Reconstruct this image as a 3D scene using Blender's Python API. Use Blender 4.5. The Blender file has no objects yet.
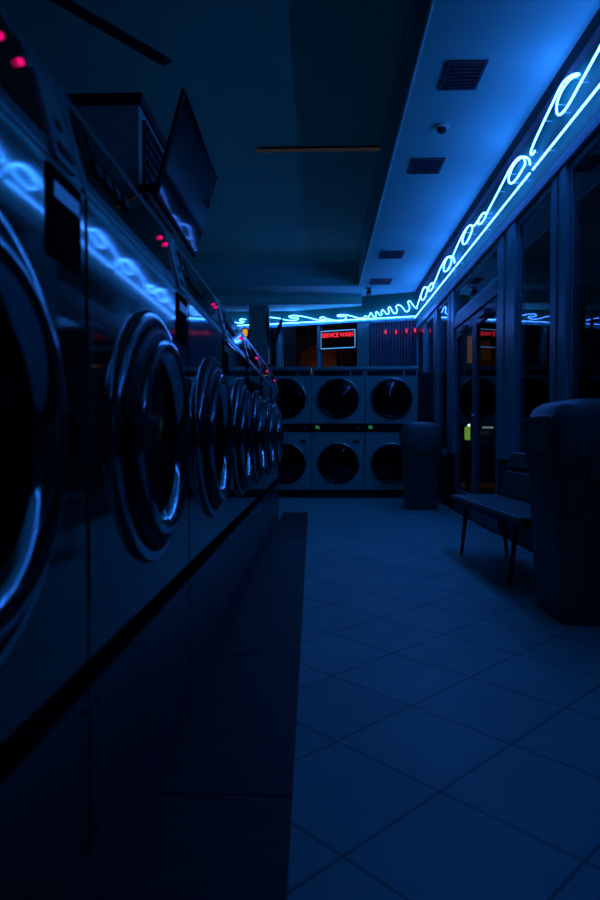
import bpy, bmesh, math, random
from mathutils import Vector, Matrix
random.seed(7)
C = bpy.context.scene.collection
PI = math.pi
# ------------------------------------------------------------------ camera model
F = 630.0
EYE = Vector((0, 0, 0.9))
yaw = math.atan(20 / F); pitch = math.atan(13 / F)
R = Matrix.Rotation(yaw, 3, 'Z') @ Matrix.Rotation(-pitch, 3, 'X') @ Matrix.Rotation(PI / 2, 3, 'X')
def ray(x, y): return R @ Vector(((x - 300) / F, (450 - y) / F, -1))
def hit(x, y, p, n):
    d = ray(x, y); p = Vector(p); n = Vector(n)
    return EYE + d * ((p - EYE).dot(n) / d.dot(n))
def on_x(x, y, X): return hit(x, y, (X, 0, 0), (1, 0, 0))
def on_y(x, y, Y): return hit(x, y, (0, Y, 0), (0, 1, 0))
def on_z(x, y, Z): return hit(x, y, (0, 0, Z), (0, 0, 1))
cd = bpy.data.cameras.new('camera'); cam = bpy.data.objects.new('camera', cd); C.objects.link(cam)
cam.location = EYE; cam.rotation_euler = R.to_euler()
cd.sensor_fit = 'VERTICAL'; cd.sensor_height = 36; cd.lens = F / 900 * 36; cd.clip_start = .02; cd.clip_end = 200
cd.dof.use_dof = True; cd.dof.focus_distance = 6.5; cd.dof.aperture_fstop = 3.2
bpy.context.scene.camera = cam

# ------------------------------------------------------------------ materials
def mat(name, col, rough=.5, metal=0, spec=.5, noise=0, nscale=8, bump=0, bscale=60, coat=0):
    m = bpy.data.materials.new(name); m.use_nodes = True
    nt = m.node_tree; b = nt.nodes['Principled BSDF']
    b.inputs['Base Color'].default_value = (*col, 1); b.inputs['Roughness'].default_value = rough
    b.inputs['Metallic'].default_value = metal; b.inputs['Specular IOR Level'].default_value = spec
    b.inputs['Coat Weight'].default_value = coat
    tc = nt.nodes.new('ShaderNodeTexCoord')
    if noise:
        n = nt.nodes.new('ShaderNodeTexNoise'); n.inputs['Scale'].default_value = nscale; n.inputs['Detail'].default_value = 4
        nt.links.new(tc.outputs['Object'], n.inputs['Vector'])
        r = nt.nodes.new('ShaderNodeValToRGB')
        r.color_ramp.elements[0].position = .3; r.color_ramp.elements[1].position = .7
        r.color_ramp.elements[0].color = (*[c * (1 - noise) for c in col], 1)
        r.color_ramp.elements[1].color = (*[min(1, c * (1 + noise)) for c in col], 1)
        nt.links.new(n.outputs['Fac'], r.inputs['Fac']); nt.links.new(r.outputs['Color'], b.inputs['Base Color'])
    if bump:
        n = nt.nodes.new('ShaderNodeTexNoise'); n.inputs['Scale'].default_value = bscale
        nt.links.new(tc.outputs['Object'], n.inputs['Vector'])
        bp = nt.nodes.new('ShaderNodeBump'); bp.inputs['Strength'].default_value = bump; bp.inputs['Distance'].default_value = .01
        nt.links.new(n.outputs['Fac'], bp.inputs['Height']); nt.links.new(bp.outputs['Normal'], b.inputs['Normal'])
    return m
def emit(name, col, strength):
    m = bpy.data.materials.new(name); m.use_nodes = True
    nt = m.node_tree; nt.nodes.clear()
    e = nt.nodes.new('ShaderNodeEmission'); e.inputs['Color'].default_value = (*col, 1); e.inputs['Strength'].default_value = strength
    o = nt.nodes.new('ShaderNodeOutputMaterial'); nt.links.new(e.outputs[0], o.inputs[0])
    return m
def thin_glass(name, tint, boost=1.7):
    m = bpy.data.materials.new(name); m.use_nodes = True
    nt = m.node_tree; nt.nodes.clear()
    t = nt.nodes.new('ShaderNodeBsdfTransparent'); t.inputs[0].default_value = (*tint, 1)
    g = nt.nodes.new('ShaderNodeBsdfGlossy'); g.inputs['Roughness'].default_value = .01
    ge = nt.nodes.new('ShaderNodeNewGeometry')
    def vm(op, a, b):
        n = nt.nodes.new('ShaderNodeMath'); n.operation = op; n.use_clamp = op == 'MULTIPLY_ADD'
        for i, q in enumerate((a, b)):
            if hasattr(q, 'is_linked'): nt.links.new(q, n.inputs[i])
            else: n.inputs[i].default_value = q
        return n
    dp = nt.nodes.new('ShaderNodeVectorMath'); dp.operation = 'DOT_PRODUCT'
    nt.links.new(ge.outputs['Incoming'], dp.inputs[0]); nt.links.new(ge.outputs['Normal'], dp.inputs[1])
    ab = vm('ABSOLUTE', dp.outputs['Value'], 0)
    mu = vm('MULTIPLY_ADD', vm('POWER', vm('SUBTRACT', 1.0, ab.outputs[0]).outputs[0], 5.0).outputs[0], .95 * boost)
    mu.inputs[2].default_value = .045 * boost
    x = nt.nodes.new('ShaderNodeMixShader'); o = nt.nodes.new('ShaderNodeOutputMaterial')
    nt.links.new(mu.outputs[0], x.inputs[0])
    nt.links.new(t.outputs[0], x.inputs[1]); nt.links.new(g.outputs[0], x.inputs[2]); nt.links.new(x.outputs[0], o.inputs[0])
    return m
def tile_mat():
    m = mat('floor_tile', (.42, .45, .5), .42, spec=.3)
    nt = m.node_tree; b = nt.nodes['Principled BSDF']
    tc = nt.nodes.new('ShaderNodeTexCoord'); mp = nt.nodes.new('ShaderNodeMapping')
    P = on_z(440, 791.6, 0); S = TILE
    # rotate by 45 degrees so that one grout crossing falls on P
    a = PI / 4; ca, sa = math.cos(a), math.sin(a)
    qx, qy = ca * P.x - sa * P.y, sa * P.x + ca * P.y
    mp.inputs['Rotation'].default_value = (0, 0, a); mp.inputs['Location'].default_value = (-qx, -qy, 0)
    nt.links.new(tc.outputs['Object'], mp.inputs['Vector'])
    br = nt.nodes.new('ShaderNodeTexBrick'); br.offset = 0; br.squash = 1
    br.inputs['Scale'].default_value = 1; br.inputs['Brick Width'].default_value = S; br.inputs['Row Height'].default_value = S
    br.inputs['Mortar Size'].default_value = .0045; br.inputs['Mortar Smooth'].default_value = .25
    br.inputs['Color1'].default_value = (.78, .80, .82, 1); br.inputs['Color2'].default_value = (.84, .86, .88, 1)
    br.inputs['Mortar'].default_value = (.30, .31, .33, 1)
    nt.links.new(mp.outputs[0], br.inputs['Vector'])
    n = nt.nodes.new('ShaderNodeTexNoise'); n.inputs['Scale'].default_value = 3.5; n.inputs['Detail'].default_value = 6
    nt.links.new(tc.outputs['Object'], n.inputs['Vector'])
    mx = nt.nodes.new('ShaderNodeMix'); mx.data_type = 'RGBA'; mx.blend_type = 'MULTIPLY'; mx.inputs[0].default_value = .35
    nt.links.new(br.outputs['Color'], mx.inputs[6]); nt.links.new(n.outputs['Color'], mx.inputs[7])
    hs = nt.nodes.new('ShaderNodeRGBToBW'); nt.links.new(mx.outputs[2], hs.inputs[0])
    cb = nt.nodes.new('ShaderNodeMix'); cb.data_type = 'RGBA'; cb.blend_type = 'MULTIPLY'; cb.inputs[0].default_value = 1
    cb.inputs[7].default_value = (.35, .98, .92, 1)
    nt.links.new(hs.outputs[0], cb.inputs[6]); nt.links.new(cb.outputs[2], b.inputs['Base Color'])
    rr = nt.nodes.new('ShaderNodeMapRange'); rr.inputs['To Min'].default_value = .3; rr.inputs['To Max'].default_value = .55
    nt.links.new(n.outputs['Fac'], rr.inputs['Value']); nt.links.new(rr.outputs[0], b.inputs['Roughness'])
    bp = nt.nodes.new('ShaderNodeBump'); bp.inputs['Strength'].default_value = .3; bp.inputs['Distance'].default_value = .004; bp.invert = True
    nt.links.new(br.outputs['Fac'], bp.inputs['Height']); nt.links.new(bp.outputs[0], b.inputs['Normal'])
    return m
TILE = .362
M = dict(
    tile=tile_mat(),
    ceil=mat('ceiling_paint', (.25, .78, .66), .8, noise=.04, nscale=2),
    tray=mat('tray_paint', (.3, .9, .6), .85, noise=.05, nscale=2),
    wall=mat('wall_paint', (.15, .45, .4), .6, noise=.06, nscale=3),
    fascia=mat('fascia_paint', (.02, .18, .11), .7, spec=.2, noise=.06, nscale=3),
    frame=mat('frame_paint', (.2, .62, .66), .35, noise=.05),
    door_frame=mat('door_frame_paint', (.25, .28, .34), .4, noise=.05),
    dark_wall=mat('dark_wall', (.05, .05, .06), .8, noise=.2),
    pillar=mat('pillar_paint', (.16, .42, .32), .7, noise=.1),
    steel=mat('washer_steel', (.085, .24, .19), .06, metal=.9, noise=.06, nscale=2.5),
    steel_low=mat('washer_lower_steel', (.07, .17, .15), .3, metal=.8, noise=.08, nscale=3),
    panel=mat('panel_steel', (.2, .45, .4), .3, metal=.6, noise=.05),
    chrome=mat('chrome', (.3, .6, .6), .10, metal=1),
    rubber=mat('black_rubber', (.012, .012, .014), .45, noise=.2),
    gap=mat('dark_gap', (.006, .006, .007), .9, spec=.05, noise=.2),
    black=mat('black_plastic', (.01, .01, .012), .25, noise=.2),
    blackgloss=mat('black_glass', (.004, .004, .006), .05, spec=.5),
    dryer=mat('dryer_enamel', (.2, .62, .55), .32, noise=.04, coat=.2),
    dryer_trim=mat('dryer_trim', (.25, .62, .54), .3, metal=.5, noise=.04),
    bin=mat('bin_plastic', (.04, .12, .10), .5, noise=.12, bump=.05, bscale=120),
    binlid=mat('bin_lid_plastic', (.06, .19, .16), .38, noise=.1, bump=.04, bscale=120),
    bench=mat('bench_plastic', (.07, .2, .17), .4, noise=.1),
    leg=mat('dark_metal', (.04, .04, .05), .4, metal=.7, noise=.1),
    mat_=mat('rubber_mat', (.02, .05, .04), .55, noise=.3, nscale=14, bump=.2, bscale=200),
    plinth=mat('plinth_concrete', (.10, .11, .12), .7, noise=.15),
    pale=mat('pale_metal', (.4, .8, .7), .55, noise=.05),
    bar_streetlight=emit('bar_painted_streetlight', (1, .9, 1), .014),  # emission stands in for street light falling on the unlit bar
    dark=mat('dark_fixture', (.03, .033, .04), .6, noise=.2),
    vent=mat('vent_dark', (.035, .04, .05), .6, noise=.2),
    leaf=mat('dark_leaf', (.015, .03, .02), .5, noise=.3),
    stem=mat('olive_stem', (.09, .075, .03), .6, noise=.3),
    pot=mat('pot_clay', (.06, .05, .05), .6, noise=.2),
    blind=mat('blind_fabric', (.16, .19, .25), .35, noise=.1),
    brown=mat('brown_wood', (.24, .11, .04), .5, noise=.35, nscale=5),
    asphalt=mat('asphalt', (.05, .05, .05), .35, noise=.3, nscale=6, bump=.3),
    pave=mat('pavement', (.16, .14, .12), .35, noise=.3, nscale=4, bump=.2),
    facade=mat('street_facade', (.10, .09, .09), .8, noise=.2),
    car=mat('car_paint', (.02, .03, .05), .15, metal=.3, noise=.1, coat=.5),
    glass=thin_glass('window_glass', (.75, .82, .85), 1.0),
    rearglass=thin_glass('rear_window_glass', (.6, .65, .7), 1.6),
    dglass=thin_glass('dark_door_glass', (.25, .28, .3), 1.5),
    screen=mat('tv_screen', (.002, .002, .003), .05, spec=.03, noise=.1),
    neon=emit('neon_blue', (.045, .185, 1.0), 19),
    neon_dim=emit('neon_pale', (.1, .45, 1.0), 1.1),
    neon_red=emit('neon_red', (1.0, .03, .06), 1.3),
    led=emit('led_pink', (.7, .004, .16), 1.3),
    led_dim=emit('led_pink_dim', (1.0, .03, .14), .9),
    led_green=emit('led_green', (.1, .75, .3), .35),
    amber=emit('amber_glow', (1.0, .42, .03), .75),
    amber_dim=emit('amber_window', (1.0, .36, .05), .10),
    green=emit('green_glow', (.35, .75, .08), .55),
    white=emit('white_glow', (.8, 1.0, .85), 1.6),
)
# ------------------------------------------------------------------ mesh builder
class MB:
    def __init__(s): s.b = bmesh.new()
    def box(s, x0, x1, y0, y1, z0, z1, mtx=None):
        v = [s.b.verts.new(Vector(p)) for p in ((x0,y0,z0),(x1,y0,z0),(x1,y1,z0),(x0,y1,z0),(x0,y0,z1),(x1,y0,z1),(x1,y1,z1),(x0,y1,z1))]
        for f in ((0,3,2,1),(4,5,6,7),(0,1,5,4),(1,2,6,5),(2,3,7,6),(3,0,4,7)): s.b.faces.new([v[i] for i in f])
        if mtx:
            for q in v: q.co = mtx @ q.co
        return s
    def hexa(s, pts):
        v = [s.b.verts.new(Vector(p)) for p in pts]
        for f in ((0,3,2,1),(4,5,6,7),(0,1,5,4),(1,2,6,5),(2,3,7,6),(3,0,4,7)): s.b.faces.new([v[i] for i in f])
        return s
    def quad(s, pts):
        s.b.faces.new([s.b.verts.new(Vector(p)) for p in pts]); return s
    def prism_y(s, prof, y0, y1):
        a = [s.b.verts.new((x, y0, z)) for x, z in prof]; b = [s.b.verts.new((x, y1, z)) for x, z in prof]
        n = len(prof)
        s.b.faces.new(a); s.b.faces.new(b[::-1])
        for i in range(n):
            j = (i + 1) % n; s.b.faces.new((a[j], a[i], b[i], b[j]))
        return s
    def tube(s, pts, r, n=8, r1=None, caps=True):
        pts = [Vector(p) for p in pts]; rings = []; prev = None
        for i, p in enumerate(pts):
            t = (pts[min(i + 1, len(pts) - 1)] - pts[max(i - 1, 0)])
            if t.length < 1e-9: t = Vector((0, 0, 1))
            t.normalize()
            if prev is None:
                up = Vector((0, 0, 1)) if abs(t.z) < .9 else Vector((1, 0, 0))
                u = t.cross(up).normalized()
            else:
                u = (prev - t * prev.dot(t))
                u = u.normalized() if u.length > 1e-6 else t.orthogonal().normalized()
            prev = u; w = t.cross(u)
            rr = r if r1 is None else r + (r1 - r) * i / max(1, len(pts) - 1)
            rings.append([s.b.verts.new(p + (u * math.cos(2*PI*k/n) + w * math.sin(2*PI*k/n)) * rr) for k in range(n)])
        for a, b in zip(rings, rings[1:]):
            for k in range(n): s.b.faces.new((a[k], a[(k+1) % n], b[(k+1) % n], b[k]))
        if caps: s.b.faces.new(rings[0][::-1]); s.b.faces.new(rings[-1])
        return s
    def lathe(s, prof, axis='X', org=(0, 0, 0), n=48, cap0=False, cap1=False):
        o = Vector(org); rings = []
        for r, h in prof:
            ring = []
            for k in range(n):
                c, d = r * math.cos(2*PI*k/n), r * math.sin(2*PI*k/n)
                p = {'X': (h, c, d), 'Y': (d, h, c), 'Z': (c, d, h)}[axis]
                ring.append(s.b.verts.new(o + Vector(p)))
            rings.append(ring)
        for a, b in zip(rings, rings[1:]):
            for k in range(n): s.b.faces.new((a[k], a[(k+1) % n], b[(k+1) % n], b[k]))
        if cap0: s.b.faces.new(rings[0][::-1])
        if cap1: s.b.faces.new(rings[-1])
        return s
    def loft(s, rings, cap0=True, cap1=True):
        rs = [[s.b.verts.new(Vector(p)) for p in r] for r in rings]; n = len(rs[0])
        for a, b in zip(rs, rs[1:]):
            for k in range(n): s.b.faces.new((a[k], a[(k+1) % n], b[(k+1) % n], b[k]))
        if cap0: s.b.faces.new(rs[0][::-1])
        if cap1: s.b.faces.new(rs[-1])
        return s
    def xf(s, m):
        bmesh.ops.transform(s.b, matrix=m, verts=s.b.verts); return s
    def build(s, name, m, parent=None, smooth=False, bevel=0):
        bmesh.ops.recalc_face_normals(s.b, faces=s.b.faces)
        me = bpy.data.meshes.new(name); s.b.to_mesh(me); s.b.free()
        me.materials.append(M[m] if isinstance(m, str) else m)
        if smooth:
            for p in me.polygons: p.use_smooth = True
            try: me.set_sharp_from_angle(angle=math.radians(40))
            except Exception: pass
        o = bpy.data.objects.new(name, me); C.objects.link(o)
        if parent: o.parent = parent
        if bevel:
            bv = o.modifiers.new('bevel', 'BEVEL'); bv.width = bevel; bv.segments = 2; bv.limit_method = 'ANGLE'
        return o
def tag(o, label, cat, group=None, kind=None):
    o['label'] = label; o['category'] = cat
    if group: o['group'] = group
    if kind: o['kind'] = kind
    return o
def empty(name, loc=(0, 0, 0), rz=0):
    o = bpy.data.objects.new(name, None); C.objects.link(o); o.location = loc; o.rotation_euler = (0, 0, rz)
    o.empty_display_size = .1
    return o
def struct(o): o['kind'] = 'structure'; return o
def dup(root, loc, label, rz=None):
    r = root.copy(); C.objects.link(r); r.location = loc; r['label'] = label
    if rz is not None: r.rotation_euler = (0, 0, rz)
    for ch in list(root.children):
        c = ch.copy(); C.objects.link(c); c.parent = r
        for g in ch.children:
            d = g.copy(); C.objects.link(d); d.parent = c
    return r
def smooth_path(pts, k=6):
    pts = [Vector(p) for p in pts]; out = []
    for i in range(len(pts) - 1):
        p0 = pts[max(i - 1, 0)]; p1 = pts[i]; p2 = pts[i + 1]; p3 = pts[min(i + 2, len(pts) - 1)]
        for j in range(k):
            t = j / k
            out.append(.5 * ((2*p1) + (p2-p0)*t + (2*p0-5*p1+4*p2-p3)*t*t + (3*p1-p0-3*p2+p3)*t**3))
    out.append(pts[-1]); return out

# ------------------------------------------------------------------ setting
W = 1.65; XL = -3.0; YB = -1.6; YE = 12.9
ZC = 3.36; ZT = 3.74; E = on_z(362, 275, ZC).x
BT = math.radians(18.8); P0 = Vector((W, F * W / 96.5, 0))
BD = Vector((-math.cos(BT), math.sin(BT), 0)); BN = Vector((-math.sin(BT), -math.cos(BT), 0))
BM = Matrix(((BD.x, BN.x, 0, P0.x), (BD.y, BN.y, 0, P0.y), (0, 0, 1, 0), (0, 0, 0, 1)))   # local x along the wall, y towards the room
def back(x, y, off=0):   # pixel on the rear wall
    return hit(x, y, P0 + BN * off, BN)
def back_s(x): return (back(x, 340) - P0).dot(BD)
def rY(x): return on_x(x, 437, W).y

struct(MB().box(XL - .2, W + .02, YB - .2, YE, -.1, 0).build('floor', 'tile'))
struct(MB().box(E, W + .2, YB, YE, ZC, ZT + .1).build('ceiling_soffit_right', 'ceil'))
YT = on_z(340, 286, ZC).y
struct(MB().box(XL - .1, E, YT, YE, ZC, ZT + .1).build('ceiling_soffit_back', 'ceil'))
struct(MB().box(XL - .1, E, YB, YT, ZT, ZT + .1).build('ceiling', 'tray'))
t1 = MB().tube([(E - .004, YB, ZC + .004), (E - .004, YT, ZC + .004)], .016, 10).box(E - .03, E, YB, YT - .02, ZC + .12, ZC + .15).box(E - .05, E, YB, YT - .02, ZT - .07, ZT)
struct(t1.build('trim_1', 'ceil'))
struct(MB().box(XL, E - .03, YT - .018, YT, ZC, ZC + .035).box(XL, E - .03, YT - .03, YT, ZC + .12, ZC + .15).box(XL, E - .05, YT - .05, YT, ZT - .07, ZT).build('trim_2', 'ceil'))
struct(MB().box(XL - .2, XL, YB, YE, 0, ZT).build('wall_left', 'dark_wall'))
struct(MB().box(XL, W + .2, YB - .2, YB, 0, ZT).build('wall_front', 'dark_wall'))
# right wall: header fascia, posts, sills
x0, x1 = W, W + .07
ZH = 2.70
struct(MB().box(x0, x1, YB, P0.y + .05, ZH + .0, ZC).build('wall_right', 'fascia'))
struct(MB().box(x0 - .03, x0, YB, P0.y, ZH + .02, ZH + .09).build('trim_3', 'frame'))
struct(MB().box(x0 - .05, x0, YB, P0.y - .03, ZC - .1, ZC).build('trim_4', 'dark_wall'))
SILL = .70
segs = [(rY(455), P0.y + .05), (YB, rY(498))]
dj = (rY(498), rY(455))   # door bay
w_low = MB()
for a, b in segs: w_low.box(x0, x1, a, b, 0, SILL - .04)
struct(w_low.build('wall_right_lower', 'dark_wall'))
struct(MB().box(x0 - .02, x1, YB, rY(517), SILL - .04, SILL).box(x0 - .02, x1, rY(448), P0.y, SILL - .04, SILL).build('trim_5', 'frame'))
def post(n, ya, yb, z0=SILL, z1=ZH, xa=x0 - .012, m='frame'):
    a, b = min(ya, yb), max(ya, yb); w = b - a
    mb = MB().box(xa, x1, a, b, z0, z1)
    if w > .2: mb.box(xa - .012, xa, a + w * .02, a + w * .40, z0, z1).box(xa - .008, xa, a + w * .62, b - .02, z0, z1)
    return struct(mb.build('trim_%d' % n, m, bevel=.006))
post(6, rY(498), rY(517))
post(7, rY(551.5), rY(568))
post(8, rY(448), rY(455))
post(9, rY(434), rY(438)); post(10, rY(423.5), rY(426.5))
post(11, 2.42, 2.62); post(12, .5, .7)
def window(n, ya, yb, z0=SILL, z1=ZH, fw=.045):
    a, b = min(ya, yb), max(ya, yb)
    r = empty('window_%d' % n, (x0 + .08, (a + b) / 2, z0)); struct(r)
    o = Vector(r.location)
    f = MB()
    for q in ((a, a + fw, z0, z1), (b - fw, b, z0, z1), (a + fw, b - fw, z0, z0 + fw), (a + fw, b - fw, z1 - fw, z1)):
        f.box(x0 - .004 - o.x, x0 + .05 - o.x, q[0] - o.y, q[1] - o.y, q[2] - o.z, q[3] - o.z)
    f.build('window_frame', 'frame', r, bevel=.004)
    MB().quad([(x0 + .008 - o.x, yy - o.y, zz - o.z) for yy, zz in ((a+fw, z0+fw), (b-fw, z0+fw), (b-fw, z1-fw), (a+fw, z1-fw))]).build('pane', 'glass', r)
window(1, rY(517), rY(551.5)); window(2, rY(568), 2.62); window(3, 2.42, .7); window(4, .5, YB + .05)
window(5, rY(438), rY(448), fw=.05); window(6, rY(426.5), rY(434), fw=.05); window(7, P0.y - .02, rY(423.5), fw=.03)
# door bay: head beam, transom, double glass door
DZ = 2.22
struct(MB().box(x0 - .02, x1, dj[0], dj[1], DZ, DZ + .13).build('trim_13', 'door_frame', bevel=.005))
window(8, dj[0], dj[1], DZ + .13, ZH, .05)
def door(n, ya, yb, hs):
    a, b = min(ya, yb), max(ya, yb); w = b - a - .012
    r = empty('door_%d' % n, (x0 + .022, (a + b) / 2, 0)); struct(r)
    h = w / 2; sw = .085; z1 = DZ - .012
    f = MB().box(-.022, .022, -h, -h + sw, .01, z1).box(-.022, .022, h - sw, h, .01, z1).box(-.022, .022, -h + sw, h - sw, .01, .27).box(-.022, .022, -h + sw, h - sw, z1 - .12, z1)
    f.build('door_frame', 'door_frame', r, bevel=.004)
    MB().quad([(0, -h + sw, .27), (0, h - sw, .27), (0, h - sw, z1 - .12), (0, -h + sw, z1 - .12)]).build('pane', 'glass', r)
    if hs > 0: MB().tube([(-.022, hs * (h - .05), .85), (-.06, hs * (h - .05), .87), (-.06, hs * (h - .05), 1.12), (-.022, hs * (h - .05), 1.14)], .011).build('door_handle', 'chrome', r, smooth=True)
    MB().box(-.07, -.022, -.14, .14, z1 - .10, z1 - .05).tube([(-.05, .05, z1 - .05), (-.10, -.12, z1 - .03), (-.03, -.3, z1 - .02)], .007).build('door_closer', 'door_frame', r, bevel=.006)
dm = (dj[0] + dj[1]) / 2
door(1, dj[0], dm, 1); door(2, dm, dj[1], -1)
struct(MB().box(x0 - .02, x1, dj[0], dj[1], 0, .012).build('trim_14', 'leg'))
# rear wall (slightly oblique), its header fascia and window band
S_END = 5.2; BH = 2.93; BS = 1.85
def bbox(name, m, s0, s1, y0, y1, z0, z1, bevel=0):
    return struct(MB().box(s0, s1, y0, y1, z0, z1).xf(BM).build(name, m, bevel=bevel))
bbox('wall_back', 'fascia', -.05, S_END, -.16, 0, BH, ZC)
bbox('wall_back_lower', 'dark_wall', -.05, S_END, -.16, 0, 0, BS)
bbox('trim_15', 'frame', 0, S_END, 0, .03, BH - .02, BH + .03)
bbox('trim_16', 'frame', 0, S_END, 0, .03, BS, BS + .05)
bbox('trim_17', 'frame', -.05, back_s(417), -.16, .01, BS, BH)
bbox('trim_18', 'wall', back_s(369.5), back_s(357.5), -.16, .01, BS, BH)
bbox('trim_19', 'frame', back_s(319.5), back_s(317.5), -.16, .01, BS, BH)
bbox('trim_20', 'frame', back_s(280), back_s(277), -.16, .01, BS, BH)
bbox('trim_21', 'dark_wall', back_s(236), S_END, -.16, .0, BS, BH)
def rear_pane(n, xa, xb):
    s0, s1 = sorted((back_s(xa), back_s(xb)))
    r = empty('window_%d' % n, BM @ Vector(((s0 + s1) / 2, -.08, BS))); struct(r)
    q = r.location
    f = MB()
    fw = .03
    for a in ((s0, s0 + fw, BS, BH), (s1 - fw, s1, BS, BH), (s0 + fw, s1 - fw, BS, BS + fw), (s0 + fw, s1 - fw, BH - fw, BH)):
        f.box(a[0], a[1], -.11, -.05, a[2], a[3])
    f.xf(Matrix.Translation(-q) @ BM).build('window_frame', 'door_frame', r)
    MB().quad([(s0 + fw, -.08, BS + fw), (s1 - fw, -.08, BS + fw), (s1 - fw, -.08, BH - fw), (s0 + fw, -.08, BH - fw)]).xf(Matrix.Translation(-q) @ BM).build('pane', 'rearglass', r)
rear_pane(9, 417, 369.5); rear_pane(10, 357.5, 319.5); rear_pane(11, 317.5, 280); rear_pane(12, 277, 236)
# dim brown room behind the rear glass
rr = MB().box(-.3, S_END, -1.3, -1.2, 0, ZC)
rr.xf(BM); struct(rr.build('wall_rear_room', 'dark_wall'))
pl = MB()
for k, px in enumerate((283, 292, 303, 313)):
    s = back_s(px); pl.box(s - .09, s + .09, -1.2, -1.14, .8, 2.62 + .1 * (k % 2))
pl.box(back_s(316), back_s(281), -1.2, -1.12, 2.0, 2.08)
struct(pl.xf(BM).build('trim_22', 'brown'))
struct(MB().box(-.3, S_END, -1.3, -.16, -.1, 0).xf(BM).build('floor_rear_room', 'asphalt'))
struct(MB().box(XL, .72, 10.95, 11.5, 3.19, ZC).build('ceiling_beam', 'tray'))
struct(MB().box(XL, .72, 10.93, 10.95, 3.19, 3.22).box(XL, .72, 10.935, 10.95, ZC - .04, ZC).build('trim_25', 'ceil'))
# square pillar before the rear wall
pa = on_y(249, 340, 11.0).x; pb = on_y(268.5, 340, 11.0).x
struct(MB().box(pa, pb, 11.0, 11.3, 0, 3.19).build('wall_pillar', 'pillar', bevel=.01))
# low service wall behind the washers
struct(MB().box(-1.52, -1.32, .0, 6.6, 0, 1.72).build('wall_partition', 'dark_wall'))

# ------------------------------------------------------------------ neon
NX = W - .06
NR = .0078
neon_sup = []
def neon_right(name, px, label, k=6, r=NR, group='blue neon tubes on the right wall', sm=True):
    pts = [on_x(x, y, NX) for x, y in px]
    if sm: pts = smooth_path(pts, k)
    o = tag(MB().tube(pts, r, 8).build(name, 'neon', smooth=True), label, 'neon light', group)
    for p in pts[2::14]: MB().tube([p, p + Vector((.06, 0, 0))], .004, 6).build('standoff', 'pale', o)
    return o
def cr(l): return [(390 + x / 2.857, y / 2.857) for x, y in l]
def c5(l): return [(400 + x / 5, 200 + y / 5) for x, y in l]
zl = on_x(456, 266, NX).z
def line_right(ya, yb, label):
    pts = [(NX, ya, zl), (NX, yb, zl)]
    o = tag(MB().tube(pts, NR, 8).build('neon_tube', 'neon', smooth=True), label, 'neon light', 'blue neon tubes on the right wall')
    for t in (.05, .5, .95): MB().tube([(NX, ya + (yb - ya) * t, zl), (W, ya + (yb - ya) * t, zl)], .004, 6).build('standoff', 'pale', o)
yj1 = on_x(531, 172, NX).y; yj2 = on_x(455, 267, NX).y; y_c = P0.y - .08
line_right(-1.4, yj1 - .04, 'straight blue neon tube above the nearest window, under the largest wave curl')
line_right(yj1 + .03, yj2 - .04, 'straight blue neon tube above the door, middle length of the lower line')
line_right(yj2 + .03, y_c, 'straight blue neon tube above the narrow sidelights, running to the back corner')
neon_right('neon_tube', cr([(760,-190),(690,-30),(640,60),(600,135),(572,186),(545,235),(518,285),(498,316),(484,328),(476,318),(479,288),(495,252),(518,224),(541,213),(520,215),(492,240),(462,300),(430,367),(410,412),(402,436),(406,442),(414,431)]),
           'largest blue neon wave curl, high above the near windows')
neon_right('neon_tube', cr([(400,470),(398,458),(390,450),(376,450),(356,468),(342,498),(339,516),(346,524),(358,515),(376,488),(386,466),(380,450),(366,452),(345,478),(318,530),(292,580),(275,612)]),
           'blue neon wave curl between the window post and the door, with one loop')
neon_right('neon_tube', c5([(435,68),(428,64),(415,68),(398,92),(391,112),(394,121),(405,117),(420,98),(430,76),(425,66),(408,74),(385,110),(368,130),(350,126),(330,150),(315,190),(313,213),(322,221),(337,205),(354,170),(362,140),(355,127),(338,135),(315,170),(290,220),(262,285)]),
           'blue neon wave tube over the door, a small and a larger loop')
neon_right('neon_tube', c5([(271,315),(272,300),(262,285),(245,283),(228,305),(218,340),(222,357),(236,352),(252,325),(258,300),(250,286),(232,290),(205,335),(180,395),(165,430)]),
           'blue neon wave tube with one rounded loop over the post beside the door')
neon_right('neon_tube', c5([(170,418),(160,415),(146,432),(142,450),(150,455),(163,440),(167,424),(155,420),(140,440),(130,436),(118,440),(107,470),(105,492),(112,500),(124,490),(134,462),(136,444),(126,436),(112,455),(98,495),(85,532)]),
           'blue neon wave tube with two small loops next to the back corner', r=NR * 1.1)
def neon_back(px, label, sm=True, k=5, r=.008):
    pts = [back(x, y, .06) for x, y in px]
    if sm: pts = smooth_path(pts, k)
    o = tag(MB().tube(pts, r, 6).build('neon_tube', 'neon', smooth=True), label, 'neon light', 'blue neon tubes on the rear header')
    for p in (pts[0], pts[len(pts) // 2], pts[-1]): MB().tube([p, p - BN * .06], .004, 6).build('standoff', 'pale', o)
    return o
def c75(l): return [(360 + x / 7.5, 280 + y / 7.5) for x, y in l]
neon_back([(416, 316.2), (271, 324), (200, 327.5)], 'long straight blue neon tube along the rear header', sm=False)
neon_back(c75([(432,212),(415,208),(395,185),(374,157),(360,168),(372,205),(362,232),(342,236),(318,205),(292,186),(270,200),(280,228),(268,250),(248,244),(226,204),(212,212),(218,245),(202,257),(186,240),(170,222),(160,240),(164,258),(148,264),(130,238),(118,246),(120,270),(102,274),(82,246),(72,262),(60,284),(42,268),(28,284),(8,284)]),
          'blue neon zigzag ripple on the rear header beside the corner')
def c10(l): return [(310 + x / 10, 315 + y / 10) for x, y in l]
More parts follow.
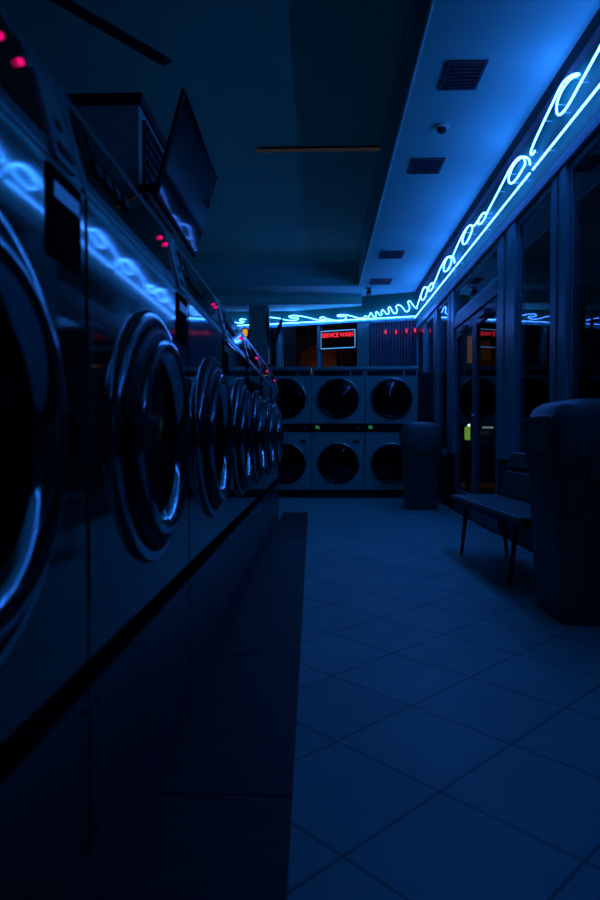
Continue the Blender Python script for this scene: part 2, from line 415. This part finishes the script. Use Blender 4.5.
neon_back(c10([(560,45),(530,42),(470,26),(400,6),(330,-2),(285,0),(275,10),(310,16),(350,10),(362,26),(345,46),(300,60),(230,50),(165,36)]),
          'blue neon wave on the rear header above the red window sign')
neon_back([(326, 318.6), (323, 316.8), (320, 318), (323, 319.6), (326, 319), (322, 320.5), (316, 319.5), (308, 317.5), (300, 316), (293, 315.5), (289, 316.5), (292, 318), (297, 317.5), (298, 319), (293, 320.5), (286, 320), (280, 318.5), (272, 317.5), (262, 317)],
          'blue neon wave on the rear header left of the red window sign')
neon_back([(246, 319.5), (241, 319), (240, 321), (244, 321.5), (241, 323), (233, 322), (222, 320)],
          'short blue neon wave on the rear header left of the dark pillar')
# stand-offs of the right-wall tubes
# ------------------------------------------------------------------ washers
XF = -.43; PITCH = .885 * F / 620
Y1 = F * .43 / 235.
def make_washer():
    r = empty('washing_machine'); hw = PITCH / 2 - .004
    r['category'] = 'washing machine'; r['group'] = 'front-loading washers in the left row'
    zt = 1.345; z2 = 1.565; lean = .055
    MB().prism_y([(0, .482), (0, zt), (-.80, zt), (-.80, .482)], -hw, hw).build('cabinet', 'steel', r, bevel=.005)
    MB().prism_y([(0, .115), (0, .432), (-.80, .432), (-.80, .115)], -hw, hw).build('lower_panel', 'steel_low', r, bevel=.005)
    MB().box(-.78, -.002, -hw, hw, .432, .482).build('shadow_gap', 'gap', r)
    # leaning control head
    MB().prism_y([(.0, zt + .004), (-lean, z2 - .012), (-lean - .012, z2), (-.62, z2), (-.80, zt + .004)], -hw, hw).build('control_head', 'panel', r, bevel=.006)
    def onp(y0, y1, t0, t1, d0, d1):   # slab on the leaning front; t along its height
        nx, nz = math.cos(math.atan2(lean, z2 - zt)), math.sin(math.atan2(lean, z2 - zt))
        P = lambda t, d: (-lean * t + nx * d, zt + (z2 - zt) * t + nz * d)
        (ax, az), (bx, bz), (cx, cz), (dx, dz) = P(t0, d0), P(t0, d1), P(t1, d1), P(t1, d0)
        return [(ax, y0, az), (bx, y0, bz), (bx, y1, bz), (ax, y1, az), (dx, y0, dz), (cx, y0, cz), (cx, y1, cz), (dx, y1, dz)]
    d = MB().hexa(onp(-hw + .03, hw - .155, .17, .80, 0, .004)).build('display_panel', 'blackgloss', r, bevel=.002)
    for y, t in ((hw - .262, .55), (hw - .200, .55)):
        nx = .97
        MB().lathe([(.0001, .0095), (.004, .0085), (.0055, .005), (.0055, 0)], 'X', (-lean * t + .004, y, zt + (z2 - zt) * t), 16).build('indicator_light', 'led', d, smooth=True)
    for k in range(4): MB().hexa(onp(-.36 + k * .06, -.325 + k * .06, .34, .46, .004, .010)).build('button', 'dark', d)
    MB().hexa(onp(-.36, -.15, .55, .72, .004, .006)).build('readout', 'black', d)
    cpl = MB().hexa(onp(hw - .140, hw - .055, .03, .68, 0, .010)).build('coin_plate', 'dryer_trim', r, bevel=.003)
    MB().hexa(onp(hw - .108, hw - .088, .30, .36, .010, .013)).build('coin_slot', 'black', cpl)
    MB().hexa(onp(hw - .125, hw - .070, .08, .16, .010, .013)).build('coin_return', 'black', cpl)
    # soap hatch in the upper far corner of the front
    sp = MB().box(0, .004, hw - .165, hw - .03, 1.19, 1.335).build('soap_hatch', 'gap', r, bevel=.001)
    MB().box(.004, .007, hw - .150, hw - .045, 1.285, 1.31).build('hatch_lip', 'panel', sp)
    # door
    zc = .9
    o = (0, 0, zc)
    MB().lathe([(.318, 0), (.318, .008), (.312, .016), (.292, .019), (.284, .016), (.282, .002)], 'X', o, 72).build('outer_ring', 'chrome', r, smooth=True)
    MB().lathe([(.284, .0), (.284, .018), (.274, .030), (.256, .034), (.248, .030)], 'X', o, 72).build('door_seal', 'rubber', r, smooth=True)
    dr = MB().lathe([(.252, .02), (.252, .036), (.246, .048), (.232, .053), (.214, .047), (.200, .030), (.192, .012)], 'X', o, 72).build('door_ring', 'chrome', r, smooth=True)
    MB().lathe([(.196, .020), (.17, .013), (.12, .009), (.06, .007), (.0005, .006)], 'X', o, 72).build('door_glass', 'blackgloss', dr, smooth=True)
    MB().box(.018, .040, -.285, -.245, zc - .04, zc + .04).build('hinge', 'leg', dr, bevel=.006)
    MB().tube([(.034, .236, zc - .045), (.052, .250, zc - .035), (.058, .255, zc), (.052, .250, zc + .035), (.034, .236, zc + .045)], .009, 8).build('door_handle', 'leg', dr, smooth=True)
    # screws of the lower panel
    for y in (-hw + .03, hw - .03):
        for z in (.15, .40): MB().lathe([(.0005, .004), (.006, .003), (.007, 0)], 'X', (0, y, z), 10).build('screw', 'leg', r)
    return r
wl = ['front-loading steel washer nearest the camera, its round door cut off by the photo edge',
      'second steel washer from the camera, large chrome-ringed door seen whole',
      'third steel washer from the camera in the row, narrow-looking chrome door',
      'fourth steel washer from the camera, just past the middle of the row',
      'fifth steel washer from the camera, third from the far end of the row',
      'sixth steel washer from the camera, last but one before the dryers',
      'steel washer at the far end of the row, closest to the dryers']
w0 = make_washer()
w0.location = (XF, Y1 - PITCH / 2, 0); w0['label'] = wl[0]
for k in range(1, 7): dup(w0, (XF, Y1 - PITCH / 2 + k * PITCH, 0), wl[k])
struct(MB().box(-1.25, XF - .005, Y1 - PITCH, Y1 + 6 * PITCH, 0, .115).build('trim_23', 'plinth'))
# ------------------------------------------------------------------ mat on the floor
ma = on_z(287, 899, .0); mb_ = on_z(308, 513, .0)
def mx(y): return ma.x + (mb_.x - ma.x) * (y - ma.y) / (mb_.y - ma.y)
fm = MB()
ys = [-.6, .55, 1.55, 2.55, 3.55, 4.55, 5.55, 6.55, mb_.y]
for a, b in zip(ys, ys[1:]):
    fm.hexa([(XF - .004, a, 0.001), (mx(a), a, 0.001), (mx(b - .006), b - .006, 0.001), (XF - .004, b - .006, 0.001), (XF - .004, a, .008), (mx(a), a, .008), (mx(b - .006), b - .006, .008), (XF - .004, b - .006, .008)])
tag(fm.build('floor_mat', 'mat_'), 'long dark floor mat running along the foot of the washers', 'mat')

# ------------------------------------------------------------------ dryers
YD = F * .9 / 61.
sD = YD / F
def make_dryer():
    r = empty('stacked_dryer'); r['category'] = 'dryer'; r['group'] = 'stacked dryers along the rear'
    w = 52.8 * sD; h = w / 2 - .004; zt = .9 + 70 * sD
    zcs = (.9 + 38 * sD, .9 - 27 * sD); zs = (.9 + 5 * sD, .9 + 13.5 * sD)
    MB().box(-h, h, 0, .80, .12, zt).build('cabinet', 'dryer', r, bevel=.006)
    MB().box(-h, h, .05, .78, 0, .12).build('toe_kick', 'black', r)
    MB().box(-h, h, -.02, 0, zt - .045, zt).build('top_rail', 'dryer_trim', r, bevel=.004)
    hp = MB().box(-h + .03, h - .22, -.008, 0, zt - .13, zt - .06).build('header_slot', 'black', r)
    MB().box(h - .19, h - .03, -.010, 0, zt - .13, zt - .06).build('header_latch', 'dark', r)
    st = MB().box(-h, h, -.012, 0, zs[0], zs[1]).build('control_strip', 'black', r, bevel=.003)
    for k in range(2):
        MB().box(-h + .05, -h + .115 - .012 * k, -.018, -.012, zs[0] + .05 + .028 * k, zs[0] + .062 + .028 * k).build('display', 'led_green', st)
    MB().lathe([(.0005, -.035), (.016, -.033), (.018, -.012)], 'Y', (h - .09, 0, (zs[0] + zs[1]) / 2), 20).build('coin_dial', 'dryer_trim', st, smooth=True)
    MB().box(-h + .01, h - .01, -.006, 0, .125, .15).build('bottom_rail', 'dryer_trim', r)
    for zc in zcs:
        o = (0, 0, zc)
        pn = MB().lathe([(.318, 0), (.318, -.006), (.300, -.012), (.298, 0)], 'Y', o, 56).build('door_trim', 'dryer_trim', r, smooth=True)
        fr = MB().lathe([(.298, 0), (.298, -.030), (.288, -.044), (.268, -.046), (.254, -.036), (.25, -.012)], 'Y', o, 56).build('door', 'black', r, smooth=True)
        MB().lathe([(.256, -.030), (.22, -.036), (.12, -.046), (.0005, -.050)], 'Y', o, 56).build('door_glass', 'blackgloss', fr, smooth=True)
        MB().box(.268, .312, -.040, -.01, zc - .03, zc + .03).build('door_handle', 'leg', fr, bevel=.008)
        for z in (zcs[1] + .33,): MB().box(h - .17, h - .08, -.008, 0, z - .02, z + .025).build('vent_label', 'dark', r)
    return r
xr = on_y(418, 430, YD).x; wd = 52.8 * sD
d0 = make_dryer()
d0.location = (xr - wd / 2, YD, 0); d0['label'] = 'white double-stacked dryer at the right, partly behind the far trash bin'
dup(d0, (xr - wd * 1.5, YD, 0), 'white double-stacked dryer in the middle of the three, below the red sign')
dup(d0, (xr - wd * 2.5, YD, 0), 'white double-stacked dryer at the left, partly hidden by the washer row')
struct(MB().box(xr + .01, W - .005, YD + .1, YD + .16, 0, 1.85).build('trim_24', 'dark_wall'))

# ------------------------------------------------------------------ bins
def rrect(cx, cy, hx, hy, r, z, n=6):
    out = []
    for sx, sy, a0 in ((1, 1, 0), (-1, 1, PI/2), (-1, -1, PI), (1, -1, 3*PI/2)):
        for k in range(n + 1):
            a = a0 + PI/2 * k / n
            out.append((cx + sx * (hx - r) + r * math.cos(a), cy + sy * (hy - r) + r * math.sin(a), z))
    return out
def make_bin():
    r = empty('trash_bin'); r['category'] = 'trash bin'; r['group'] = 'lidded trash bins by the windows'
    MB().loft([rrect(0, 0, .185, .205, .05, .0), rrect(0, 0, .19, .21, .05, .03), rrect(0, 0, .222, .242, .05, .74), rrect(0, 0, .226, .246, .05, .80)]).build('body', 'bin', r, smooth=True)
    MB().loft([rrect(0, 0, .228, .248, .05, .76), rrect(0, 0, .242, .262, .06, .765), rrect(0, 0, .242, .262, .06, .805), rrect(0, 0, .23, .25, .05, .81)]).build('rim', 'bin', r, smooth=True)
    lid = MB().loft([rrect(0, 0, .238, .258, .06, .81), rrect(0, 0, .240, .260, .06, .84), rrect(0, 0, .228, .250, .07, 1.00), rrect(0, 0, .212, .238, .09, 1.045), rrect(0, 0, .175, .205, .1, 1.075), rrect(0, 0, .10, .13, .08, 1.088)]).build('lid', 'binlid', r, smooth=True)
    # push flap on the room side
    pts = []
    n = 10
    prof = []
    for k in range(n * 4):
        a = 2 * PI * k / (n * 4)
        c, s = math.cos(a), math.sin(a)
        prof.append((.185 * abs(c) ** .35 * (1 if c >= 0 else -1), .085 * abs(s) ** .35 * (1 if s >= 0 else -1)))
    def wall_x(z): return -.240 + (.012) * (z - .84) / .16
    rings = []
    for sc, off in ((1.0, .004), (1.0, .012), (.94, .018), (.90, .010)):
        rings.append([(wall_x(.925 + b * sc) - off, a * sc, .925 + b * sc) for a, b in prof])
    MB().loft(rings).build('flap', 'binlid', r, smooth=True)
    for s in (-1, 1): MB().box(-.09, .09, s * .256 - .018, s * .256 + .018, .70, .765).build('grip', 'bin', r, bevel=.008)
    return r
b0 = make_bin()
b0.location = (1.345, 3.23, 0); b0['label'] = 'large lidded trash bin nearest the camera, at the right edge beside the bench'
cb = on_z(423, 510, 0)
dup(b0, (1.28, cb.y + .24, 0), 'lidded trash bin standing before the dryers in the far corner')

# ------------------------------------------------------------------ bench
bn = empty('waiting_bench', (1.03, 5.02, 0), math.atan2(-.10, 1.5) * -1)
tag(bn, 'low bench with a backrest under the window, between the two bins', 'bench')
# local: -y runs towards the camera, +x to the wall
L = 1.44
MB().box(0, .40, -L, 0, .415, .445).build('seat', 'bench', bn, bevel=.010)
MB().box(.03, .37, -L + .03, -.03, .375, .415).build('apron', 'leg', bn)
for y in (-.22, -1.22):
    MB().tube([(.07, y, .40), (.035, y + .02, 0)], .017, 8, .012).build('leg', 'leg', bn, smooth=True)
    MB().tube([(.33, y, .40), (.38, y, 0)], .017, 8, .012).build('leg', 'leg', bn, smooth=True)
for k in range(2):
    a = -.09 - k * .64; b = a - .58
    MB().hexa([(.36, a, .46), (.36, b, .46), (.385, b, .46), (.385, a, .46), (.40, a - .02, .64), (.40, b + .02, .64), (.425, b + .02, .64), (.425, a - .02, .64)]).build('backrest', 'bench', bn, bevel=.010)
    MB().hexa([(.405, a - .02, .675), (.405, b + .02, .675), (.43, b + .02, .675), (.43, a - .02, .675), (.43, a - .05, .785), (.43, b + .05, .785), (.455, b + .05, .785), (.455, a - .05, .785)]).build('top_rail', 'bench', bn, bevel=.010)
for y in (-.2, -1.25): MB().tube([(.385, y, .42), (.395, y, .46), (.455, y, .77)], .012, 8).build('back_post', 'leg', bn, smooth=True)

# ------------------------------------------------------------------ TV
TY1, TY2 = 2.9, 3.8
A = on_y(191, 94, TY1 + .07); B = on_y(151, 192, TY1 - .07); Dp = on_y(217, 186, TY2 + .07); Ep = on_y(196, 250, TY2 - .07)
uu = ((Dp + Ep) / 2 - (A + B) / 2); vv = ((A - B) + (Dp - Ep)) / 2
cen = (A + B + Dp + Ep) / 4
u = uu.normalized(); v = (vv - u * vv.dot(u)).normalized(); nrm = v.cross(u) * 1
if nrm.x < 0: nrm = -nrm
tw, th = uu.length / 2, vv.length / 2
TM = Matrix(((u.x, v.x, nrm.x, cen.x), (u.y, v.y, nrm.y, cen.y), (u.z, v.z, nrm.z, cen.z), (0, 0, 0, 1)))
tv = empty('television'); tv.matrix_world = TM
tag(tv, 'dark flat television tilted down above the washers', 'television')
MB().box(-tw, tw, -th, th, -.022, 0).build('housing', 'dark', tv, bevel=.004)
MB().box(-tw + .015, tw - .015, -th + .015, th - .015, 0, .003).build('screen', 'screen', tv)
MB().box(-.12, .12, -.12, .12, -.07, -.022).build('mount_plate', 'leg', tv)
bc = TM @ Vector((0, 0, -.07))
MB().tube([Vector((0, 0, -.06)), TM.inverted() @ Vector((bc.x - .15, bc.y, bc.z - .03)), TM.inverted() @ Vector((-1.42, bc.y + .1, bc.z - .05)), TM.inverted() @ Vector((-1.42, bc.y + .1, 1.72))], .022, 10).build('mount_arm', 'leg', tv, smooth=True)

# boxy unit on the service wall
UY = 3.55
ux0 = on_y(89, 104, UY); ux1 = on_y(139, 104, UY)
un = empty('wall_unit', (ux1.x, UY, 1.72))
tag(un, 'pale boxy unit with dark top and dark side vent, left of the television', 'box unit')
hz = ux1.z - 1.72; ub = ux0.x - ux1.x
MB().box(ub - .1, 0, 0, .75, 0, hz).build('casing', 'pale', un, bevel=.008)
MB().box(ub - .12, .02, -.02, .80, hz, hz + .055).build('top_cap', 'dark', un, bevel=.004)
g = MB().box(0, .02, .06, .70, .38, hz - .06)
for k in range(9): g.box(.02, .032, .08, .68, .42 + k * .065, .445 + k * .065)
g.build('vent_grille', 'dark', un)

# ------------------------------------------------------------------ ceiling fan, pale ceiling bar, vents, small things
za = 3.42
tip = on_z(168, 64, za); rt = on_z(52, -4, za)
dirv = (tip - rt).normalized(); hub = rt - dirv * .30
fan = empty('ceiling_fan', (hub.x, hub.y, za))
tag(fan, 'dark ceiling fan, one long blade reaching over the washers', 'ceiling fan')
MB().lathe([(.0005, -.07), (.07, -.06), (.10, -.02), (.10, .05), (.06, .09), (.02, .10)], 'Z', (0, 0, 0), 32).build('motor', 'dark', fan, smooth=True)
MB().tube([(0, 0, .09), (0, 0, ZT - za)], .014).lathe([(.06, ZT - za), (.05, ZT - za - .05), (.014, ZT - za - .07)], 'Z', (0, 0, 0), 24).build('downrod', 'dark', fan, smooth=True)
a0 = math.atan2(dirv.y, dirv.x); Lb = (tip - hub).length
for k in range(4):
    mtx = Matrix.Rotation(a0 + k * PI / 2, 4, 'Z')
    MB().loft([[(x, -w_, z - .004), (x, w_, z + .004), (x, w_, z + .012), (x, -w_, z + .004)] for x, w_, z in ((.12, .025, 0), (.22, .048, 0), (Lb - .05, .056, 0), (Lb, .046, 0))]).xf(mtx).build('blade', 'dark', fan)
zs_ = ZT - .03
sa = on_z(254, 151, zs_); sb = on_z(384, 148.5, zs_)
sl = empty('ceiling_bar', ((sa.x + sb.x) / 2, sa.y, zs_))  # solid bar added in place of a pale streak across the ceiling
tag(sl, 'slim pale unlit bar, street light on it painted as a faint glow, fixed across the dark raised ceiling', 'strip light')
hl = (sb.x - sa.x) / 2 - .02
MB().lathe([(.012, -hl), (.016, -hl + .01), (.016, hl - .01), (.012, hl)], 'X', (0, 0, 0), 16, True, True).build('tube', 'bar_streetlight', sl, smooth=True)
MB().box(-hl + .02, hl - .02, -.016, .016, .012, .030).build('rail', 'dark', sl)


def vent(xa, ya, xb, yb, label, first=[None]):
    p = on_z(xa, ya, ZC); q = on_z(xb, yb, ZC)
    r = empty('ceiling_vent', ((p.x + q.x) / 2, (p.y + q.y) / 2, ZC))
    tag(r, label, 'ceiling vent', 'square ceiling vents over the aisle')
    hx, hy = abs(q.x - p.x) / 2, abs(q.y - p.y) / 2
    f = MB()
    for a in ((-hx, hx, -hy, -hy + .02), (-hx, hx, hy - .02, hy), (-hx, -hx + .02, -hy + .02, hy - .02), (hx - .02, hx, -hy + .02, hy - .02)): f.box(*a, -.012, 0)
    f.build('frame', 'vent', r)
    g = MB().box(-hx + .02, hx - .02, -hy + .02, hy - .02, -.003, 0)
    for k in range(7):
        y = -hy + .04 + (2 * hy - .08) * k / 6
        g.box(-hx + .02, hx - .02, y - .008, y + .008, -.010, -.003)
    g.build('grille', 'dark', r)
vent(438.5, 89, 488.5, 59.5, 'dark square ceiling vent nearest the camera, biggest of the four')
vent(408.5, 173, 445.5, 157.5, 'dark square ceiling vent second from the camera, past the sprinkler')
vent(378.5, 258, 405, 250.5, 'dark square ceiling vent third from the camera, far along the aisle')
vent(369, 284, 392.5, 278.5, 'smallest dark ceiling vent, farthest, just before the rear header')
sp = on_z(442, 126, ZC)
s_ = empty('smoke_detector', (sp.x, sp.y, ZC)); tag(s_, 'small round detector on the ceiling between two vents', 'detector')
MB().lathe([(.055, 0), (.055, -.012), (.045, -.02)], 'Z', (0, 0, 0), 28, False, True).build('base_plate', 'pale', s_, smooth=True)
MB().lathe([(.036, -.018), (.034, -.045), (.02, -.055), (.0005, -.058)], 'Z', (0, 0, 0), 24).build('sensor_dome', 'dark', s_, smooth=True)
cp = on_z(368.5, 288, ZC)
cm = empty('security_camera', (cp.x, cp.y, ZC + .004)); tag(cm, 'small dark security camera under the ceiling by the farthest vent', 'camera')
MB().lathe([(.05, 0), (.05, -.015), (.015, -.02), (.015, -.07)], 'Z', (0, 0, 0), 20, True).build('bracket', 'dark', cm, smooth=True)
MB().box(-.035, .035, -.13, .05, -.13, -.065).lathe([(.028, -.15), (.028, -.12)], 'Y', (0, 0, -.098), 16, True).build('camera_body', 'dark', cm, bevel=.006)

# red window sign with pale neon border
q0 = back(321, 331, .02); q1 = back(355, 331, .02); zt_, zb_ = back(338, 330.5, .02).z, back(338, 348, .02).z
s0, s1 = (q1 - P0).dot(BD), (q0 - P0).dot(BD)
sg = empty('neon_sign', BM @ Vector(((s0 + s1) / 2, .02, zb_)), 0)
tag(sg, 'small window sign with red lettering inside a pale blue neon border', 'neon sign')
inv = Matrix.Translation(-Vector(sg.location)) @ BM
MB().tube([(s0, 0.02, zt_), (s0, .02, zb_), (s1, .02, zb_), (s1, .02, zt_), (s0, .02, zt_)], .008, 6).xf(inv).build('border_tube', 'neon_dim', sg)
fc = bpy.data.curves.new('lettering', 'FONT'); fc.body = 'SERVICE WASH'; fc.size = .105; fc.align_x = 'CENTER'; fc.extrude = .004; fc.offset = .002
fo = bpy.data.objects.new('lettering', fc); C.objects.link(fo)
dg = bpy.context.evaluated_depsgraph_get(); me = bpy.data.meshes.new_from_object(fo.evaluated_get(dg)); bpy.data.objects.remove(fo)
me.materials.clear(); me.materials.append(M['neon_red'])
xs = [vv_.co.x for vv_ in me.vertices]; kx = (s1 - s0 - .05) / (max(xs) - min(xs))
LM = Matrix(((-BD.x, 0, BN.x, 0), (-BD.y, 0, BN.y, 0), (0, 1, 0, 0), (0, 0, 0, 1)))
me.transform(Matrix.Translation(BN * .02 + Vector((0, 0, zt_ - zb_ - .115))) @ LM @ Matrix.Diagonal((kx, 1, 1, 1)))
fo = bpy.data.objects.new('lettering', me); C.objects.link(fo); fo.parent = sg
MB().box(s0 - .02, s1 + .02, -.012, 0, zb_ - .02, zt_ + .03).xf(inv).build('backing', 'blackgloss', sg)

# vertical blind with small red bulbs
bl = empty('vertical_blind', BM @ Vector((back_s(393), .03, BH - .06)))
tag(bl, 'dark vertical blind in the rear window beside the corner', 'blind')
inv = Matrix.Translation(-Vector(bl.location)) @ BM
sa_, sb_ = back_s(416), back_s(371)
MB().box(sa_, sb_, .012, .05, BH - .06, BH - .02).xf(inv).build('head_rail', 'frame', bl)
sv = MB(); n = 15
for k in range(n):
    s = sa_ + (sb_ - sa_) * (k + .5) / n; w_ = (sb_ - sa_) / n * .36
    sv.hexa([(s - w_, .020, BS + .06), (s + w_ * .8, .042, BS + .06), (s + w_ * .8, .044, BS + .06), (s - w_, .022, BS + .06),
             (s - w_, .020, BH - .06), (s + w_ * .8, .042, BH - .06), (s + w_ * .8, .044, BH - .06), (s - w_, .022, BH - .06)])
sv.xf(inv).build('slats', 'blind', bl)
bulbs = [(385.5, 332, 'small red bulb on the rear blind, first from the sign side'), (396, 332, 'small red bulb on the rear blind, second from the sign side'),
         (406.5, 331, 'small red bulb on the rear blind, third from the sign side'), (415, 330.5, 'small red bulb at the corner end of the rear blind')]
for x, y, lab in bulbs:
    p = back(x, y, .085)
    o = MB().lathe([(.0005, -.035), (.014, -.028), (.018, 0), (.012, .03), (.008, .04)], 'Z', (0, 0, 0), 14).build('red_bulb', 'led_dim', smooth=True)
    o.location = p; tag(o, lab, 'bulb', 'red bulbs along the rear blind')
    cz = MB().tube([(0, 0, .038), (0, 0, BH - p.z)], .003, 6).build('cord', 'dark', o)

# amber lantern left of the pillar
lp = back(245, 332.5, .1)
ln = empty('amber_lantern', lp); tag(ln, 'small glowing amber lantern between the washers and the dark pillar', 'lantern')
MB().lathe([(.025, -.085), (.045, -.05), (.05, .02), (.036, .06)], 'Z', (0, 0, 0), 20, True).build('lamp_shade', 'amber', ln, smooth=True)
MB().lathe([(.05, .06), (.055, .075), (.02, .10)], 'Z', (0, 0, 0), 20, True, True).tube([(0, 0, .09), Vector(-BN * .1) + Vector((0, 0, .09))], .008, 6).build('lamp_bracket', 'dark', ln, smooth=True)

# dark leaved plant standing on the dryers
tz = .9 + 70 * sD
pb_ = on_y(271, 367, YD + .45)
pt = empty('potted_plant', (pb_.x, YD + .45, tz)); tag(pt, 'dark two-leaved plant in a pot on top of the dryers beside the pillar', 'plant')
MB().lathe([(.05, 0), (.065, .07), (.07, .075), (.06, .07)], 'Z', (0, 0, 0), 20, True, True).build('pot', 'pot', pt, smooth=True)
def pl_(x, y):
    p = on_y(x, y, YD + .45); return p - Vector(pt.location)
MB().tube([(0, 0, .06), pl_(270.5, 352) , pl_(271.5, 345)], .012, 8).build('stem', 'stem', pt, smooth=True)
def leaf(pts, w):
    rings = []
    for i, p in enumerate(pts):
        t = i / (len(pts) - 1); ww = w * (math.sin(PI * min(1, t * .8 + .18)) + .1)
        rings.append([p + Vector((-ww, 0, .0)), p + Vector((0, -.012, 0)), p + Vector((ww, 0, 0)), p + Vector((0, .006, 0))])
    MB().loft(rings).build('leaf', 'leaf', pt, smooth=True)
leaf([pl_(271.5, 351), pl_(269.5, 342), pl_(268.5, 334), pl_(267.5, 326), pl_(267.5, 317), pl_(268.5, 308)], .030)
leaf([pl_(272, 351), pl_(274.5, 342), pl_(277.5, 333), pl_(280.5, 324), pl_(282.5, 316)], .036)

# ------------------------------------------------------------------ street outside
struct(MB().box(W + .02, 4.2, -4, 40, -.12, -.02).build('sidewalk', 'pave'))
struct(MB().box(4.2, 18, -4, 60, -.2, -.1).build('road', 'asphalt'))
fb = empty('street_building', (12, 34, -.1)); tag(fb, 'dark building across the street seen through the glass door', 'building')
MB().box(-6, 14, 0, 8, 0, 9).build('facade', 'facade', fb)
def fx(x, y): 
    p = on_y(x, y, 33.95); return p - Vector(fb.location)
a = fx(467.5, 363); b = fx(474, 336)
MB().box(a.x, b.x, -.05, 0, a.z, b.z).build('lit_doorway', 'amber_dim', fb)
a = fx(481, 360); b = fx(491, 340)
MB().box(a.x, b.x, -.05, 0, a.z, b.z).build('lit_window', emit('amber_faint', (1, .32, .05), .014), fb)
# parked car
cY = 13.6
cp_ = on_y(481, 437, cY)
car = empty('parked_car', (cp_.x + .2, cY, -.1)); tag(car, 'dark parked car on the street behind the glass door', 'car')
def sect(x, zs): return [(x, y, z) for y, z in zs]
body = []
for x, top, hw_ in ((-2.1, .62, .70), (-1.95, .86, .80), (-1.2, .92, .84), (1.1, .96, .84), (1.9, .9, .8), (2.1, .66, .72)):
    body.append([(x, -hw_, .28), (x, hw_, .28), (x, hw_, top - .08), (x, hw_ - .1, top), (x, -hw_ + .1, top), (x, -hw_, top - .08)])
MB().loft(body).build('body', 'car', car, smooth=True)
cab = []
for x, top in ((-1.15, .92), (-.55, 1.36), (.2, 1.45), (.9, 1.40), (1.6, .95)):
    cab.append([(x, -.74, .88), (x, .74, .88), (x, .60, top), (x, -.60, top)])
MB().loft(cab).build('cabin', 'blackgloss', car, smooth=True)
for x in (-1.35, 1.3):
    for y in (-.8, .8): MB().lathe([(.18, -.1), (.32, -.1), (.34, -.07), (.34, .07), (.32, .1), (.18, .1)], 'Y', (x, y, .34), 28, True, True).build('wheel', 'rubber', car, smooth=True)
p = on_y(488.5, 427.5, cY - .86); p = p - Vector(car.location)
MB().box(p.x - .10, p.x + .10, p.y, p.y + .1, p.z - .02, p.z + .02).build('reflect_strip', emit('pale_reflect', (.7, .95, .9), .22), car)  # emission paints a pale reflection onto the car side
# green glowing street lantern on a post
gY = 11.5
gp = on_y(468.8, 433, gY)
gl = empty('street_lantern', (gp.x, gY, -.02)); tag(gl, 'yellow-green glowing lantern post with a white top outside the door', 'lantern')
gt = on_y(470, 426.5, gY).z + .02; gb = on_y(470, 440, gY).z + .02
MB().tube([(0, 0, 0), (0, 0, gb)], .03, 10).build('post', 'dark', gl)
MB().lathe([(.06, gb), (.075, gb + .02), (.075, gt - .03), (.06, gt)], 'Z', (0, 0, 0), 20, True, True).build('lamp_body', 'green', gl, smooth=True)
MB().lathe([(.045, gt), (.045, gt + .035), (.02, gt + .05)], 'Z', (.02, 0, 0), 16, True, True).build('lamp_top', 'white', gl, smooth=True)

# ------------------------------------------------------------------ lights
def lamp(name, typ, loc, energy, col, **k):
    l = bpy.data.lights.new(name, typ); l.energy = energy; l.color = col
    for a, b in k.items(): setattr(l, a, b)
    o = bpy.data.objects.new(name, l); C.objects.link(o); o.location = loc; return o
lamp('amber_street_lamp', 'SPOT', (3.1, 12.4, 4.5), 60, (1, .42, .08), shadow_soft_size=.1, spot_size=math.radians(34), spot_blend=.8)
lamp('rear_room_lamp', 'POINT', BM @ Vector((back_s(300), -.6, 2.2)), 1.6, (1, .4, .1), shadow_soft_size=.1)
w = bpy.data.worlds.new('world'); bpy.context.scene.world = w; w.use_nodes = True
bg = w.node_tree.nodes['Background']; bg.inputs[0].default_value = (.02, .06, .2, 1); bg.inputs[1].default_value = .02

sc = bpy.context.scene
sc.view_settings.view_transform = 'Standard'; sc.view_settings.look = 'None'; sc.view_settings.exposure = 0; sc.view_settings.gamma = 1
sc.cycles.use_denoising = True; sc.cycles.sample_clamp_indirect = 4; sc.cycles.max_bounces = 8
sc.cycles.caustics_reflective = False; sc.cycles.caustics_refractive = False
